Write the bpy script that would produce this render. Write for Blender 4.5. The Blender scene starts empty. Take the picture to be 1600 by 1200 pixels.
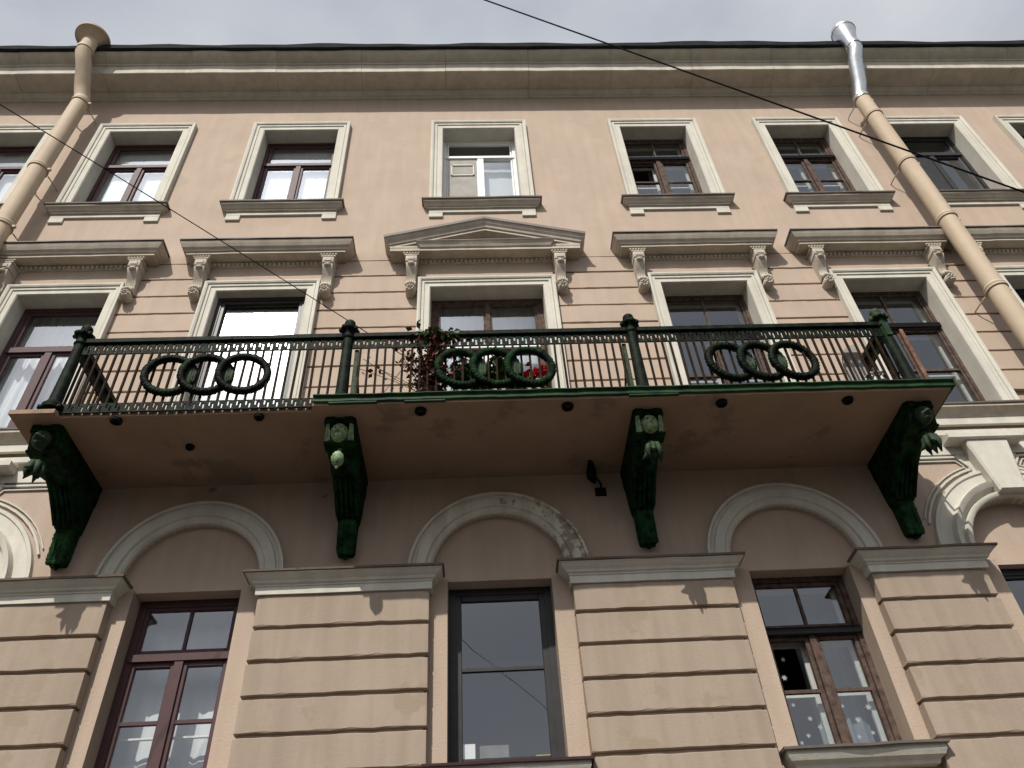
import bpy, math, random
from mathutils import Vector, Matrix
random.seed(7)
sc = bpy.context.scene
C = sc.collection
R = math.radians

# ------------------------------------------------------------------ camera
f_px, pitch, yaw, roll = 1249.92, 0.7452, 0.0659, -0.0702
fw = Vector((math.sin(yaw)*math.cos(pitch), math.cos(yaw)*math.cos(pitch), math.sin(pitch)))
rt = Vector((math.cos(yaw), -math.sin(yaw), 0)); up = rt.cross(fw)
r_ = rt*math.cos(roll)+up*math.sin(roll); u_ = -rt*math.sin(roll)+up*math.cos(roll)
cd = bpy.data.cameras.new('camera'); cam = bpy.data.objects.new('camera', cd); C.objects.link(cam)
mw = Matrix((( r_.x, u_.x, -fw.x, 0), (r_.y, u_.y, -fw.y, -7.2), (r_.z, u_.z, -fw.z, 1.6), (0, 0, 0, 1)))
cam.matrix_world = mw
cd.sensor_width = 36; cd.lens = f_px/1600*36; cd.clip_end = 3000
sc.camera = cam

# ------------------------------------------------------------------ light
SUN = Vector((.41, 1.0, -1.27)).normalized()          # the way the sunlight travels
el = math.asin(-SUN.z); az = math.atan2(-SUN.x, -SUN.y)
w = bpy.data.worlds.new('World'); sc.world = w; w.use_nodes = True
nt = w.node_tree; N = nt.nodes; L = nt.links; N.clear()
out = N.new('ShaderNodeOutputWorld'); bg = N.new('ShaderNodeBackground')
sky = N.new('ShaderNodeTexSky'); sky.sky_type = 'NISHITA'; sky.sun_disc = False
sky.sun_elevation = el; sky.sun_rotation = az; sky.air_density = 1.0; sky.dust_density = 2.0
tc = N.new('ShaderNodeTexCoord'); mp = N.new('ShaderNodeMapping'); mp.inputs['Scale'].default_value = (1, 1, 2.2)
no = N.new('ShaderNodeTexNoise'); no.inputs['Scale'].default_value = 2.6; no.inputs['Detail'].default_value = 6; no.inputs['Roughness'].default_value = .55
no2 = N.new('ShaderNodeTexNoise'); no2.inputs['Scale'].default_value = 1.3; no2.inputs['Detail'].default_value = 3
rmp = N.new('ShaderNodeValToRGB'); rmp.color_ramp.elements[0].position = .3; rmp.color_ramp.elements[1].position = .62
cl = N.new('ShaderNodeValToRGB')
cl.color_ramp.elements[0].position = .3; cl.color_ramp.elements[0].color = (5.2, 5.6, 6.2, 1)
cl.color_ramp.elements[1].position = .7; cl.color_ramp.elements[1].color = (7.2, 7.3, 7.6, 1)
mix = N.new('ShaderNodeMixRGB'); bg.inputs['Strength'].default_value = .1
fac = N.new('ShaderNodeMath'); fac.operation = 'MULTIPLY_ADD'; fac.inputs[1].default_value = .32; fac.inputs[2].default_value = .64
L.new(tc.outputs['Generated'], mp.inputs['Vector']); L.new(mp.outputs['Vector'], no.inputs['Vector']); L.new(mp.outputs['Vector'], no2.inputs['Vector'])
L.new(no.outputs['Fac'], rmp.inputs['Fac']); L.new(no2.outputs['Fac'], cl.inputs['Fac']); L.new(rmp.outputs['Color'], fac.inputs[0])
L.new(fac.outputs[0], mix.inputs['Fac']); L.new(sky.outputs['Color'], mix.inputs['Color1'])
# thin cloud brightens towards the sun
dt = N.new('ShaderNodeVectorMath'); dt.operation = 'DOT_PRODUCT'; dt.inputs[1].default_value = -SUN
e1 = N.new('ShaderNodeMath'); e1.operation = 'MULTIPLY_ADD'; e1.inputs[1].default_value = 34; e1.inputs[2].default_value = -34
e2 = N.new('ShaderNodeMath'); e2.operation = 'EXPONENT'; e3 = N.new('ShaderNodeMath'); e3.operation = 'MULTIPLY_ADD'; e3.inputs[1].default_value = 7.0; e3.inputs[2].default_value = 1
sc_ = N.new('ShaderNodeVectorMath'); sc_.operation = 'SCALE'
L.new(tc.outputs['Generated'], dt.inputs[0]); L.new(dt.outputs['Value'], e1.inputs[0]); L.new(e1.outputs[0], e2.inputs[0]); L.new(e2.outputs[0], e3.inputs[0])
L.new(cl.outputs['Color'], sc_.inputs[0]); L.new(e3.outputs[0], sc_.inputs['Scale']); L.new(sc_.outputs[0], mix.inputs['Color2'])
L.new(mix.outputs['Color'], bg.inputs['Color']); L.new(bg.outputs[0], out.inputs[0])

sd = bpy.data.lights.new('sun', 'SUN'); so = bpy.data.objects.new('sun', sd); C.objects.link(so)
sd.energy = 4.8; sd.angle = R(.5); sd.color = (1, .95, .86)
so.rotation_euler = SUN.to_track_quat('-Z', 'Y').to_euler(); so.location = (-5, -12, 30)

vs = sc.view_settings; vs.view_transform = 'Standard'; vs.look = 'None'; vs.exposure = 0.0; vs.gamma = 1; vs.use_curve_mapping = False
sc.render.engine = 'CYCLES'; sc.cycles.use_denoising = True
sc.cycles.max_bounces = 7; sc.cycles.transparent_max_bounces = 12; sc.cycles.sample_clamp_indirect = 6

# ------------------------------------------------------------------ materials
def mat(name, col, rough=.85, var=.12, nscale=1.5, bump=.25, bscale=60, col2=None, mask=None, streak=.0, metal=0, spec=.3, patch=None):
    m = bpy.data.materials.new(name); m.use_nodes = True
    t = m.node_tree; n = t.nodes; l = t.links; b = n['Principled BSDF']
    b.inputs['Roughness'].default_value = rough; b.inputs['Metallic'].default_value = metal
    b.inputs['Specular IOR Level'].default_value = spec
    g = n.new('ShaderNodeNewGeometry')
    a = n.new('ShaderNodeTexNoise'); a.inputs['Scale'].default_value = nscale; a.inputs['Detail'].default_value = 8; a.inputs['Roughness'].default_value = .6
    l.new(g.outputs['Position'], a.inputs['Vector'])
    c1 = [c*(1-var) for c in col]; c2 = [min(1, c*(1+var)) for c in (col2 or col)]
    rp = n.new('ShaderNodeValToRGB'); e = rp.color_ramp.elements
    lo, hi = mask or (.3, .7)
    e[0].position = lo; e[0].color = (*c1, 1); e[1].position = hi; e[1].color = (*c2, 1)
    l.new(a.outputs['Fac'], rp.inputs['Fac']); last = rp.outputs['Color']
    if streak:
        mp_ = n.new('ShaderNodeMapping'); mp_.inputs['Scale'].default_value = (5, 5, .5)
        s = n.new('ShaderNodeTexNoise'); s.inputs['Scale'].default_value = 1.6; s.inputs['Detail'].default_value = 5
        l.new(g.outputs['Position'], mp_.inputs['Vector']); l.new(mp_.outputs['Vector'], s.inputs['Vector'])
        r2 = n.new('ShaderNodeValToRGB'); r2.color_ramp.elements[0].position = .35; r2.color_ramp.elements[1].position = .62
        v = 1-streak; r2.color_ramp.elements[0].color = (v, v*.99, v*.97, 1); r2.color_ramp.elements[1].color = (1, 1, 1, 1)
        mx = n.new('ShaderNodeMixRGB'); mx.blend_type = 'MULTIPLY'; mx.inputs['Fac'].default_value = 1
        l.new(s.outputs['Fac'], r2.inputs['Fac']); l.new(last, mx.inputs['Color1']); l.new(r2.outputs['Color'], mx.inputs['Color2']); last = mx.outputs['Color']
    if patch:                                              # flaked patches: colour, threshold, scale
        pc, th, ps = patch[:3]
        s = n.new('ShaderNodeTexNoise'); s.inputs['Scale'].default_value = ps; s.inputs['Detail'].default_value = 9; s.inputs['Roughness'].default_value = .65
        l.new(g.outputs['Position'], s.inputs['Vector'])
        r3 = n.new('ShaderNodeValToRGB'); r3.color_ramp.elements[0].position = th; r3.color_ramp.elements[1].position = th+(.03 if th > .57 else .06)
        mx = n.new('ShaderNodeMixRGB'); mx.inputs['Color2'].default_value = (*pc, 1)
        pf = s.outputs['Fac']
        if len(patch) > 3:                                 # wear that grows towards one end of the piece
            sx = n.new('ShaderNodeSeparateXYZ'); l.new(g.outputs['Position'], sx.inputs[0])
            q1 = n.new('ShaderNodeMath'); q1.operation = 'SUBTRACT'; q1.inputs[1].default_value = patch[3]; l.new(sx.outputs['X'], q1.inputs[0])
            q2 = n.new('ShaderNodeMath'); q2.operation = 'MULTIPLY_ADD'; q2.inputs[1].default_value = patch[4]; l.new(q1.outputs[0], q2.inputs[0]); l.new(pf, q2.inputs[2]); pf = q2.outputs[0]
        l.new(pf, r3.inputs['Fac']); l.new(r3.outputs['Color'], mx.inputs['Fac']); l.new(last, mx.inputs['Color1']); last = mx.outputs['Color']
    l.new(last, b.inputs['Base Color'])
    if bump:
        s = n.new('ShaderNodeTexNoise'); s.inputs['Scale'].default_value = bscale; s.inputs['Detail'].default_value = 4
        l.new(g.outputs['Position'], s.inputs['Vector'])
        bp = n.new('ShaderNodeBump'); bp.inputs['Strength'].default_value = bump; bp.inputs['Distance'].default_value = .01
        l.new(s.outputs['Fac'], bp.inputs['Height']); l.new(bp.outputs['Normal'], b.inputs['Normal'])
    return m

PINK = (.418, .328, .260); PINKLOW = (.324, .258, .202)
M_pink = mat('pink_stucco', PINK, var=.085, nscale=1.3, streak=.06, bscale=45, bump=.16, patch=((.385, .305, .235), .535, .8))
M_pier = mat('darker_pink_stucco', PINKLOW, var=.07, nscale=1.4, streak=.11, bscale=45, bump=.2, patch=((.29, .225, .165), .60, 1.7))  # piers and lower reveals, a darker pink than the walls
M_pink2 = mat('flaked_pink_stucco', PINK, var=.07, nscale=.9, streak=.08, bscale=45, bump=.35, patch=((.21, .17, .13), .665, 2.6))
M_cream = mat('cream_limewash', (.545, .522, .455), var=.09, nscale=3, streak=.1, bscale=50, bump=.25)
M_creamworn = mat('worn_limewash', (.58, .55, .46), var=.1, nscale=5, streak=.2, bscale=40, bump=.6, patch=((.30, .25, .19), .575, 8, .4, .16))
M_corn = mat('cornice_paint', (.49, .452, .380), var=.1, nscale=2, streak=.14, bscale=30, bump=.25)
M_hood = mat('grey_limewash', (.46, .41, .34), var=.1, nscale=4, streak=.15, bscale=45, bump=.25)
M_roof = mat('dark_sheet_metal', (.02, .02, .022), rough=.9, var=.3, nscale=5, bump=.1, spec=.05)
M_brownmetal = mat('brown_sheet_metal', (.12, .085, .065), rough=.7, var=.2, nscale=6, bump=.15)
M_flash = mat('grey_zinc', (.16, .14, .12), rough=.6, var=.2, nscale=4, bump=.1)
M_green = mat('green_cast_iron', (.0035, .0048, .0036), rough=.6, var=.3, nscale=9, bump=.5, bscale=70, col2=(.009, .026, .009), mask=(.45, .8), spec=.08)
M_rust = mat('rusty_dark_iron', (.010, .007, .0055), rough=.8, var=.3, nscale=12, bump=.4, bscale=70, col2=(.028, .016, .010), spec=.08)
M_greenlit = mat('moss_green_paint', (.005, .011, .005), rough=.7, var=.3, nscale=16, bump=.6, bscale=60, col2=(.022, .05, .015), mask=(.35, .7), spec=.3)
M_brk = mat('green_painted_carving', (.003, .009, .004), rough=.75, var=.35, nscale=11, bump=.7, bscale=60, col2=(.010, .042, .012), mask=(.4, .75), spec=.08)
M_foot = mat('brighter_green_carving', (.005, .022, .009), rough=.75, var=.35, nscale=11, bump=.7, bscale=60, col2=(.015, .055, .016), mask=(.38, .75), spec=.08)  # bracket feet, a brighter green than the bracket bodies
M_verd = mat('pale_verdigris', (.07, .13, .065), rough=.7, var=.35, nscale=25, bump=.6, bscale=80, col2=(.22, .30, .16), spec=.3)
M_flashg = mat('green_sheet_metal', (.005, .022, .008), rough=.6, var=.35, nscale=6, bump=.2, col2=(.018, .052, .018), spec=.15)
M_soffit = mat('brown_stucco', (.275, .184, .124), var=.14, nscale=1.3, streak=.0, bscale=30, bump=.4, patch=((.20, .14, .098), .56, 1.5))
M_pipe = mat('beige_pipe_paint', (.48, .382, .28), rough=.7, var=.06, nscale=3, bump=.05, streak=.1, spec=.25)
M_galv = mat('galvanised_steel', (.55, .56, .57), rough=.32, var=.12, nscale=14, bump=.1, bscale=20, metal=.9)
M_maroon = mat('maroon_frame_paint', (.065, .030, .033), rough=.6, var=.15, nscale=10, bump=.05)
M_wood = mat('old_brown_wood', (.058, .040, .034), rough=.85, var=.3, nscale=14, bump=.3, bscale=90, col2=(.105, .072, .058), spec=.15)
M_orange = mat('orange_brown_wood', (.13, .066, .042), rough=.85, var=.3, nscale=14, bump=.3, bscale=90, col2=(.2, .105, .07), spec=.15)
M_white = mat('white_frame', (.74, .75, .73), rough=.4, var=.05, bump=.03)
M_greyw = mat('dirty_white_paint', (.42, .43, .41), rough=.6, var=.12, nscale=12, bump=.05)
M_dark = mat('dark_aluminium', (.028, .027, .028), rough=.45, var=.2, nscale=8, bump=.05)
M_black = mat('black_rubber', (.010, .010, .011), rough=.9, var=.2, bump=.05, spec=.05)
M_room = mat('room_wall', (.16, .15, .14), var=.15, bump=.0)
M_asph = mat('asphalt', (.05, .05, .052), rough=.9, var=.25, nscale=3, bump=.6, bscale=120)
M_pave = mat('paving', (.10, .094, .088), rough=.9, var=.15, nscale=2, bump=.4, bscale=60)
M_gran = mat('granite_kerb', (.24, .22, .21), rough=.8, var=.2, nscale=40, bump=.2)
M_leaf = mat('green_leaf', (.035, .075, .022), rough=.6, var=.35, nscale=20, bump=0, col2=(.07, .12, .03))
M_redleaf = mat('dark_red_leaf', (.09, .022, .018), rough=.6, var=.4, nscale=20, bump=0, col2=(.15, .04, .025))
M_flower = mat('red_petal', (.55, .012, .015), rough=.6, var=.25, nscale=30, bump=0)
M_twig = mat('dry_twig', (.2, .16, .1), rough=.8, var=.3, nscale=20, bump=.2)
M_terra = mat('dull_terracotta', (.16, .075, .05), rough=.8, var=.2, nscale=10, bump=.2)
M_wick = mat('white_wicker', (.62, .6, .52), rough=.7, var=.12, nscale=20, bump=.2)
M_board = mat('grey_board', (.30, .28, .25), rough=.75, var=.15, nscale=6, bump=.2)
M_paper = mat('white_paper', (.75, .75, .75), rough=.7, var=.04, bump=0)
M_snow = mat('faded_paper', (.34, .36, .36), rough=.8, var=.1, bump=0)
M_dullcard = mat('dull_grey_card', (.16, .16, .155), rough=.8, var=.2, nscale=9, bump=0)
M_yellow = mat('yellow_paper', (.55, .5, .06), rough=.7, var=.08, bump=0)
M_lace = mat('grey_lace', (.6, .62, .64), rough=.8, var=.1, bump=0)

def glass(name, ior, rough=0.0, tint=(.93, .95, .95)):
    m = bpy.data.materials.new(name); m.use_nodes = True
    t = m.node_tree; n = t.nodes; l = t.links; n.clear()
    o = n.new('ShaderNodeOutputMaterial'); mx = n.new('ShaderNodeMixShader')
    tr = n.new('ShaderNodeBsdfTransparent'); tr.inputs[0].default_value = (*tint, 1)
    gl = n.new('ShaderNodeBsdfGlossy'); gl.inputs['Roughness'].default_value = rough; gl.inputs['Color'].default_value = (.95, .97, 1, 1)
    fr = n.new('ShaderNodeFresnel'); g = n.new('ShaderNodeNewGeometry'); io = n.new('ShaderNodeMapRange'); io.inputs['To Min'].default_value = ior; io.inputs['To Max'].default_value = 1/ior
    l.new(g.outputs['Backfacing'], io.inputs['Value']); l.new(io.outputs[0], fr.inputs['IOR']); no_ = n.new('ShaderNodeTexNoise'); no_.inputs['Scale'].default_value = 1.6; no_.inputs['Detail'].default_value = 2
    bp = n.new('ShaderNodeBump'); bp.inputs['Strength'].default_value = .1; bp.inputs['Distance'].default_value = .02
    l.new(g.outputs['Position'], no_.inputs['Vector']); l.new(no_.outputs['Fac'], bp.inputs['Height']); l.new(bp.outputs['Normal'], gl.inputs['Normal'])
    l.new(fr.outputs[0], mx.inputs[0]); l.new(tr.outputs[0], mx.inputs[1]); l.new(gl.outputs[0], mx.inputs[2]); l.new(mx.outputs[0], o.inputs[0])
    return m
M_glass = glass('window_glass', 2.3)
M_glare = glass('dusty_window_glass', 2.6, .12, (.8, .82, .82))

def cloth(name, col, tr=.4):
    m = bpy.data.materials.new(name); m.use_nodes = True
    t = m.node_tree; n = t.nodes; l = t.links; n.clear()
    o = n.new('ShaderNodeOutputMaterial'); mx = n.new('ShaderNodeMixShader'); mx.inputs[0].default_value = tr
    d = n.new('ShaderNodeBsdfDiffuse'); d.inputs[0].default_value = (*col, 1); s = n.new('ShaderNodeBsdfTranslucent'); s.inputs[0].default_value = (*col, 1)
    l.new(d.outputs[0], mx.inputs[1]); l.new(s.outputs[0], mx.inputs[2]); l.new(mx.outputs[0], o.inputs[0]); return m
M_curt = cloth('white_voile', (.8, .82, .84))
M_shade = cloth('dim_grey_net', (.20, .23, .26), .2)
M_blind = cloth('grey_blind', (.55, .57, .58), .2)

# ------------------------------------------------------------------ mesh and object helpers
W = {}                                                   # world position of every parent
class MB:
    def __init__(s): s.v = []; s.f = []
    def add(s, vs_, fs):
        o = len(s.v); s.v += [tuple(p) for p in vs_]; s.f += [tuple(i+o for i in q) for q in fs]; return s
    def box(s, x0, x1, y0, y1, z0, z1):
        return s.add([(x0,y0,z0),(x1,y0,z0),(x1,y1,z0),(x0,y1,z0),(x0,y0,z1),(x1,y0,z1),(x1,y1,z1),(x0,y1,z1)],
                     [(0,3,2,1),(4,5,6,7),(0,1,5,4),(1,2,6,5),(2,3,7,6),(3,0,4,7)])
    def bbox(s, x0, x1, y0, y1, z0, z1, b=.006):         # box with chamfered front edges (front = y0)
        v = [(x0,y1,z0),(x1,y1,z0),(x1,y1,z1),(x0,y1,z1),(x0,y0+b,z0),(x1,y0+b,z0),(x1,y0+b,z1),(x0,y0+b,z1),(x0+b,y0,z0+b),(x1-b,y0,z0+b),(x1-b,y0,z1-b),(x0+b,y0,z1-b)]
        return s.add(v, [(8,9,10,11),(4,5,9,8),(5,6,10,9),(6,7,11,10),(7,4,8,11),(0,1,5,4),(1,2,6,5),(2,3,7,6),(3,0,4,7),(3,2,1,0)])
    def course(s, x0, x1, y0, y1, z0, z1, b=.006):        # a plaster course: worn, not quite straight edges
        n = max(3, int((x1-x0)/.09)); secs = []
        for i in range(n+1):
            x = x0+(x1-x0)*i/n; e = b if i in (0, n) else 0; xx = x+(b if i == 0 else -b if i == n else 0)
            j = lambda a: random.gauss(0, a)
            ch = random.choice((0, 0, 0, 0, 0, 1))*random.uniform(.004, .012)
            a, c, d = j(.002), j(.002), j(.0004)
            secs.append([(x, y1, z0+a), (x, y0+b+d+e, z0+a), (xx, y0+d+e, z0+b+a+ch), (xx, y0+d+e, z1-b+c), (x, y0+b+d+e, z1+c), (x, y1, z1+c)])
        return s.loft(secs, False, True)
    def loft(s, secs, closed=False, cap=False):          # secs: list of point rows
        n = len(secs[0]); vs_ = [p for q in secs for p in q]; fs = []
        for i in range(len(secs)-1):
            for j in range(n if closed else n-1):
                k = (j+1) % n; fs.append((i*n+j, i*n+k, (i+1)*n+k, (i+1)*n+j))
        if cap:
            fs.append(tuple(range(n))[::-1]); fs.append(tuple((len(secs)-1)*n+j for j in range(n)))
        return s.add(vs_, fs)
    def tube(s, pts, r, n=8, flat=None):
        pts = [Vector(p) for p in pts]; secs = []
        rr = r if isinstance(r, (list, tuple)) else [r]*len(pts)
        for i, p in enumerate(pts):
            d = (pts[min(i+1, len(pts)-1)]-pts[max(i-1, 0)]).normalized()
            a = Vector((0, 1, 0)) if abs(d.y) < .9 else Vector((1, 0, 0))
            u = d.cross(a).normalized(); v = d.cross(u)
            secs.append([p+(u*math.cos(t)+v*math.sin(t))*rr[i] for t in [2*math.pi*k/n for k in range(n)]])
        return s.loft(secs, True, True)
    def bar(s, a, b, wd, dp):                            # rectangular bar from a to b, wd across x/z plane, dp along y
        a, b = Vector(a), Vector(b); d = (b-a).normalized(); u = d.cross(Vector((0, 1, 0)))
        u = (u if u.length > .01 else Vector((1, 0, 0))).normalized()*wd/2; v = u.cross(d).normalized()*dp/2
        return s.loft([[p-u-v, p+u-v, p+u+v, p-u+v] for p in (a, b)], True, True)
    def lathe(s, prof, c, n=20, ax='z', a0=0, a1=2*math.pi):
        full = abs(a1-a0-2*math.pi) < 1e-6; k = n if full else n+1; secs = []
        for i in range(k):
            t = a0+(a1-a0)*i/n; ct, st = math.cos(t), math.sin(t)
            secs.append([(c[0]+r*ct, c[1]+r*st, c[2]+h) if ax == 'z' else (c[0]+r*ct, c[1]+h, c[2]+r*st) for r, h in prof])
        if full: secs.append(secs[0])
        return s.loft(secs)
    def ball(s, c, rx, ry, rz, nu=14, nv=9, fn=None):
        secs = []
        for i in range(nv+1):
            p = math.pi*i/nv; row = []
            for j in range(nu):
                t = 2*math.pi*j/nu; d = Vector((math.sin(p)*math.cos(t), math.sin(p)*math.sin(t), math.cos(p)))
                k = fn(d) if fn else 1
                row.append((c[0]+d.x*rx*k, c[1]+d.y*ry*k, c[2]+d.z*rz*k))
            secs.append(row)
        return s.loft(secs, True)
    def build(s, name, m, parent=None, smooth=False, origin=None):
        xs, ys, zs = zip(*s.v)
        o = Vector(origin) if origin else Vector(((min(xs)+max(xs))/2, (min(ys)+max(ys))/2, min(zs)))
        me = bpy.data.meshes.new(name); me.from_pydata([(p[0]-o.x, p[1]-o.y, p[2]-o.z) for p in s.v], [], s.f)
        me.materials.append(m); me.update()
        if smooth: me.shade_smooth() if smooth == 1 else me.set_sharp_from_angle(angle=R(smooth))
        if smooth and smooth != 1: me.polygons.foreach_set('use_smooth', [True]*len(me.polygons))
        return place(bpy.data.objects.new(name, me), o, parent)
def place(ob, o, parent):
    C.objects.link(ob); W[ob.name] = Vector(o)
    if parent: ob.parent = parent; ob.location = Vector(o)-W[parent.name]
    else: ob.location = o
    return ob
def empty(name, loc, parent=None):
    e = bpy.data.objects.new(name, None); e.empty_display_size = .2; return place(e, loc, parent)
def tag(o, label=None, cat=None, group=None, kind=None):
    for k, v in (('label', label), ('category', cat), ('group', group), ('kind', kind)):
        if v: o[k] = v
    return o
def again(src, parent, loc):                             # another copy of a part, sharing its mesh
    return place(src.copy(), loc, None) if parent is None else _again(src, parent, loc)
def _again(src, parent, loc):
    o = src.copy(); o.parent = None; return place(o, loc, parent)

def cornice(prof, x0, x1, mb=None, rake=None, ends=True):
    """profile rows (projection, z) run along the wall with mitred returns"""
    mb = mb or MB(); secs = []; k = max(1, int((x1-x0)/.22)) if x1-x0 < 4 else int((x1-x0)/.5)
    mids = [(x0+(x1-x0)*(i+random.uniform(-.3, .3))/k, random.gauss(0, .0018), random.gauss(0, .0022)) for i in range(1, k)]
    for p, z in prof:
        row = [(x0-p, 0, z), (x0-p, -p, z)] if ends else [(x0, -p, z)]
        row += [(x, -max(p+(dp if p > .01 else 0), 0), z+dz) for x, dp, dz in mids]
        row += [(x1+p, -p, z), (x1+p, 0, z)] if ends else [(x1, -p, z)]
        secs.append(row)
    if ends: return mb.loft(secs)
    mb.loft(secs); n = len(prof)
    mb.add([s[0] for s in secs], [tuple(range(n))]); mb.add([s[-1] for s in secs], [tuple(range(n))[::-1]]); return mb

# ------------------------------------------------------------------ ground
g = MB(); g.add([(-600,-800,0),(600,-800,0),(600,600,0),(-600,600,0)], [(0,1,2,3)])
tag(g.build('street', M_asph), kind='structure')
g = MB(); g.box(-60, 60, -2.3, 0.3, .004, .14); tag(g.build('pavement', M_pave), kind='structure')
kb = MB(); kb.bbox(0, 1.48, -2.62, -2.31, .004, .15, .012); k0 = None
kerb = empty('kerb', (0, -2.45, 0)); tag(kerb, kind='structure')
for i in range(-8, 8):
    if k0 is None: k0 = kb.build('kerb_stone', M_gran, kerb); k0.location.x = i*1.5
    else:
        o = k0.copy(); C.objects.link(o); o.location.x = i*1.5
mk = MB()
for i in range(-12, 12): mk.box(i*4, i*4+2, -7.05, -6.93, .004, .008)
tag(mk.build('lane_marking', M_white), kind='structure')

# unseen houses across the street behind the camera, added to cut low sky light
ob = MB(); ob.box(-70, 70, -34, -21, 0, 8.2); ob.box(-70, 70, -34.3, -20.6, 8.2, 8.6)
ob.loft([[(x, -34.3, 8.6), (x, -27.5, 10.6), (x, -20.6, 8.6)] for x in (-70, 70)])
tag(ob.build('unseen_opposite_building', mat('ochre_stucco', (.30, .24, .16))), kind='structure')
# ------------------------------------------------------------------ the apartment building
bld = empty('apartment_building', (0, 0, 0))
tag(bld, 'pink stucco apartment building with cream window surrounds and arched lower windows', 'building')

CT = dict(zip('YABCDEFG', (-7.70, -5.43, -2.825, .208, 3.255, 5.825, 8.09, 10.28)))      # bays, upper storey
CP = dict(zip('YABCDEFG', (-7.75, -5.46, -2.835, .223, 3.25, 5.835, 8.17, 10.35)))       # bays, main storey
CL = dict(zip('YABCDEF', (-7.75, -5.46, -2.85, .215, 3.265, 5.85, 8.17)))                # bays, arched storey
WT = dict(Y=1.19, A=1.20, B=1.24, C=1.23, D=1.16, E=1.14, F=1.18, G=1.18)
WP = dict(Y=1.2, A=1.2, B=1.21, C=1.55, D=1.21, E=1.2, F=1.2, G=1.2)
ZT0, ZT1, ZP1 = 12.05, 14.27, 10.07
ZP0 = dict(Y=7.72, A=7.72, B=6.95, C=6.95, D=6.95, E=7.72, F=7.72, G=7.72)
ZL0, ZL1, ZARC, RI, RO = 3.85, 5.62, 5.684, .676, .92
XW = 13.2

def sheet(x0, x1, z0, z1, y, holes):
    xs = sorted({x0, x1, *[h[i] for h in holes for i in (0, 1)]}); zs = sorted({z0, z1, *[h[i] for h in holes for i in (2, 3)]})
    m = MB()
    for i in range(len(xs)-1):
        for j in range(len(zs)-1):
            cx, cz = (xs[i]+xs[i+1])/2, (zs[j]+zs[j+1])/2
            if any(a < cx < b and c < cz < d for a, b, c, d in holes): continue
            m.add([(xs[i], y, zs[j]), (xs[i+1], y, zs[j]), (xs[i+1], y, zs[j+1]), (xs[i], y, zs[j+1])], [(0, 1, 2, 3)])
    return m
GZ = [10.726-.3485*k for k in range(10)]                 # groove heights of the main storey
wall_u = sheet(-XW, XW, GZ[0], 15.46, 0, [(CT[k]-WT[k]/2, CT[k]+WT[k]/2, ZT0, ZT1) for k in CT])
ww = empty('wall', (0, 0, GZ[0]), bld)
wall_u.build('wall_face', M_pink, ww)
wm = empty('wall', (0, 0, 6.9), bld)
sheet(-XW, XW, 6.9, GZ[0], .05, [(CP[k]-WP[k]/2, CP[k]+WP[k]/2, ZP0[k], ZP1) for k in CP]).build('wall_face', M_pink, wm)
m = MB()
m.add([(-XW,0,GZ[0]),(XW,0,GZ[0]),(XW,.05,GZ[0]),(-XW,.05,GZ[0])], [(0,1,2,3)]); m.build('wall_step', M_pink, wm)
# grooved plaster courses between the window surrounds, each a strip of its own
ks = 'YABCDEFG'
spans = []
for i in range(len(ks)+1):
    a = CP[ks[i-1]]+WP[ks[i-1]]/2+.15 if i else -XW
    b = CP[ks[i]]-WP[ks[i]]/2-.15 if i < len(ks) else XW
    spans.append((a, b))
for i, (a, b) in enumerate(spans):
    inner = 3 <= i <= 5
    for k in range(1, 10):
        z1 = GZ[k-1]-.014; z0 = GZ[k]+.014
        if inner or k <= 8:
            m = MB(); m.course(a, b, random.uniform(-.003, .002), .05, max(z0, 7.0), z1, .004); m.build('plaster_course', M_pink, wm)
# plain frieze panels over the windows (between surround and hood) carried in the same plane
for k in ks:
    m = MB(); m.box(CP[k]-WP[k]/2-.16, CP[k]+WP[k]/2+.16, -.002, .05, ZP1+.16, GZ[0]-.02); m.build('frieze_panel', M_pink, wm)

wl = empty('wall', (0, 0, 0), bld)
holes = []
for k, c in CL.items():
    holes += [(c-.52, c+.52, ZL0, ZL1), (c-RI, c+RI, ZL1, ZARC+RI)]
sheet(-XW, XW, 0, 6.9, 0, holes).build('wall_face', M_pink2, wl)
sp = MB()                                                # spandrels round the arches
for k, c in CL.items():
    n = 24; pr = None
    for i in range(n+1):
        t = math.pi*i/n; x, z = c+RI*math.cos(t), ZARC+RI*math.sin(t)
        if pr: sp.add([(pr[0], 0, pr[1]), (x, 0, z), (x, 0, ZARC+RI), (pr[0], 0, ZARC+RI)], [(0, 3, 2, 1)])
        pr = (x, z)
sp.build('arch_spandrel', M_pink2, wl)

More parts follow.
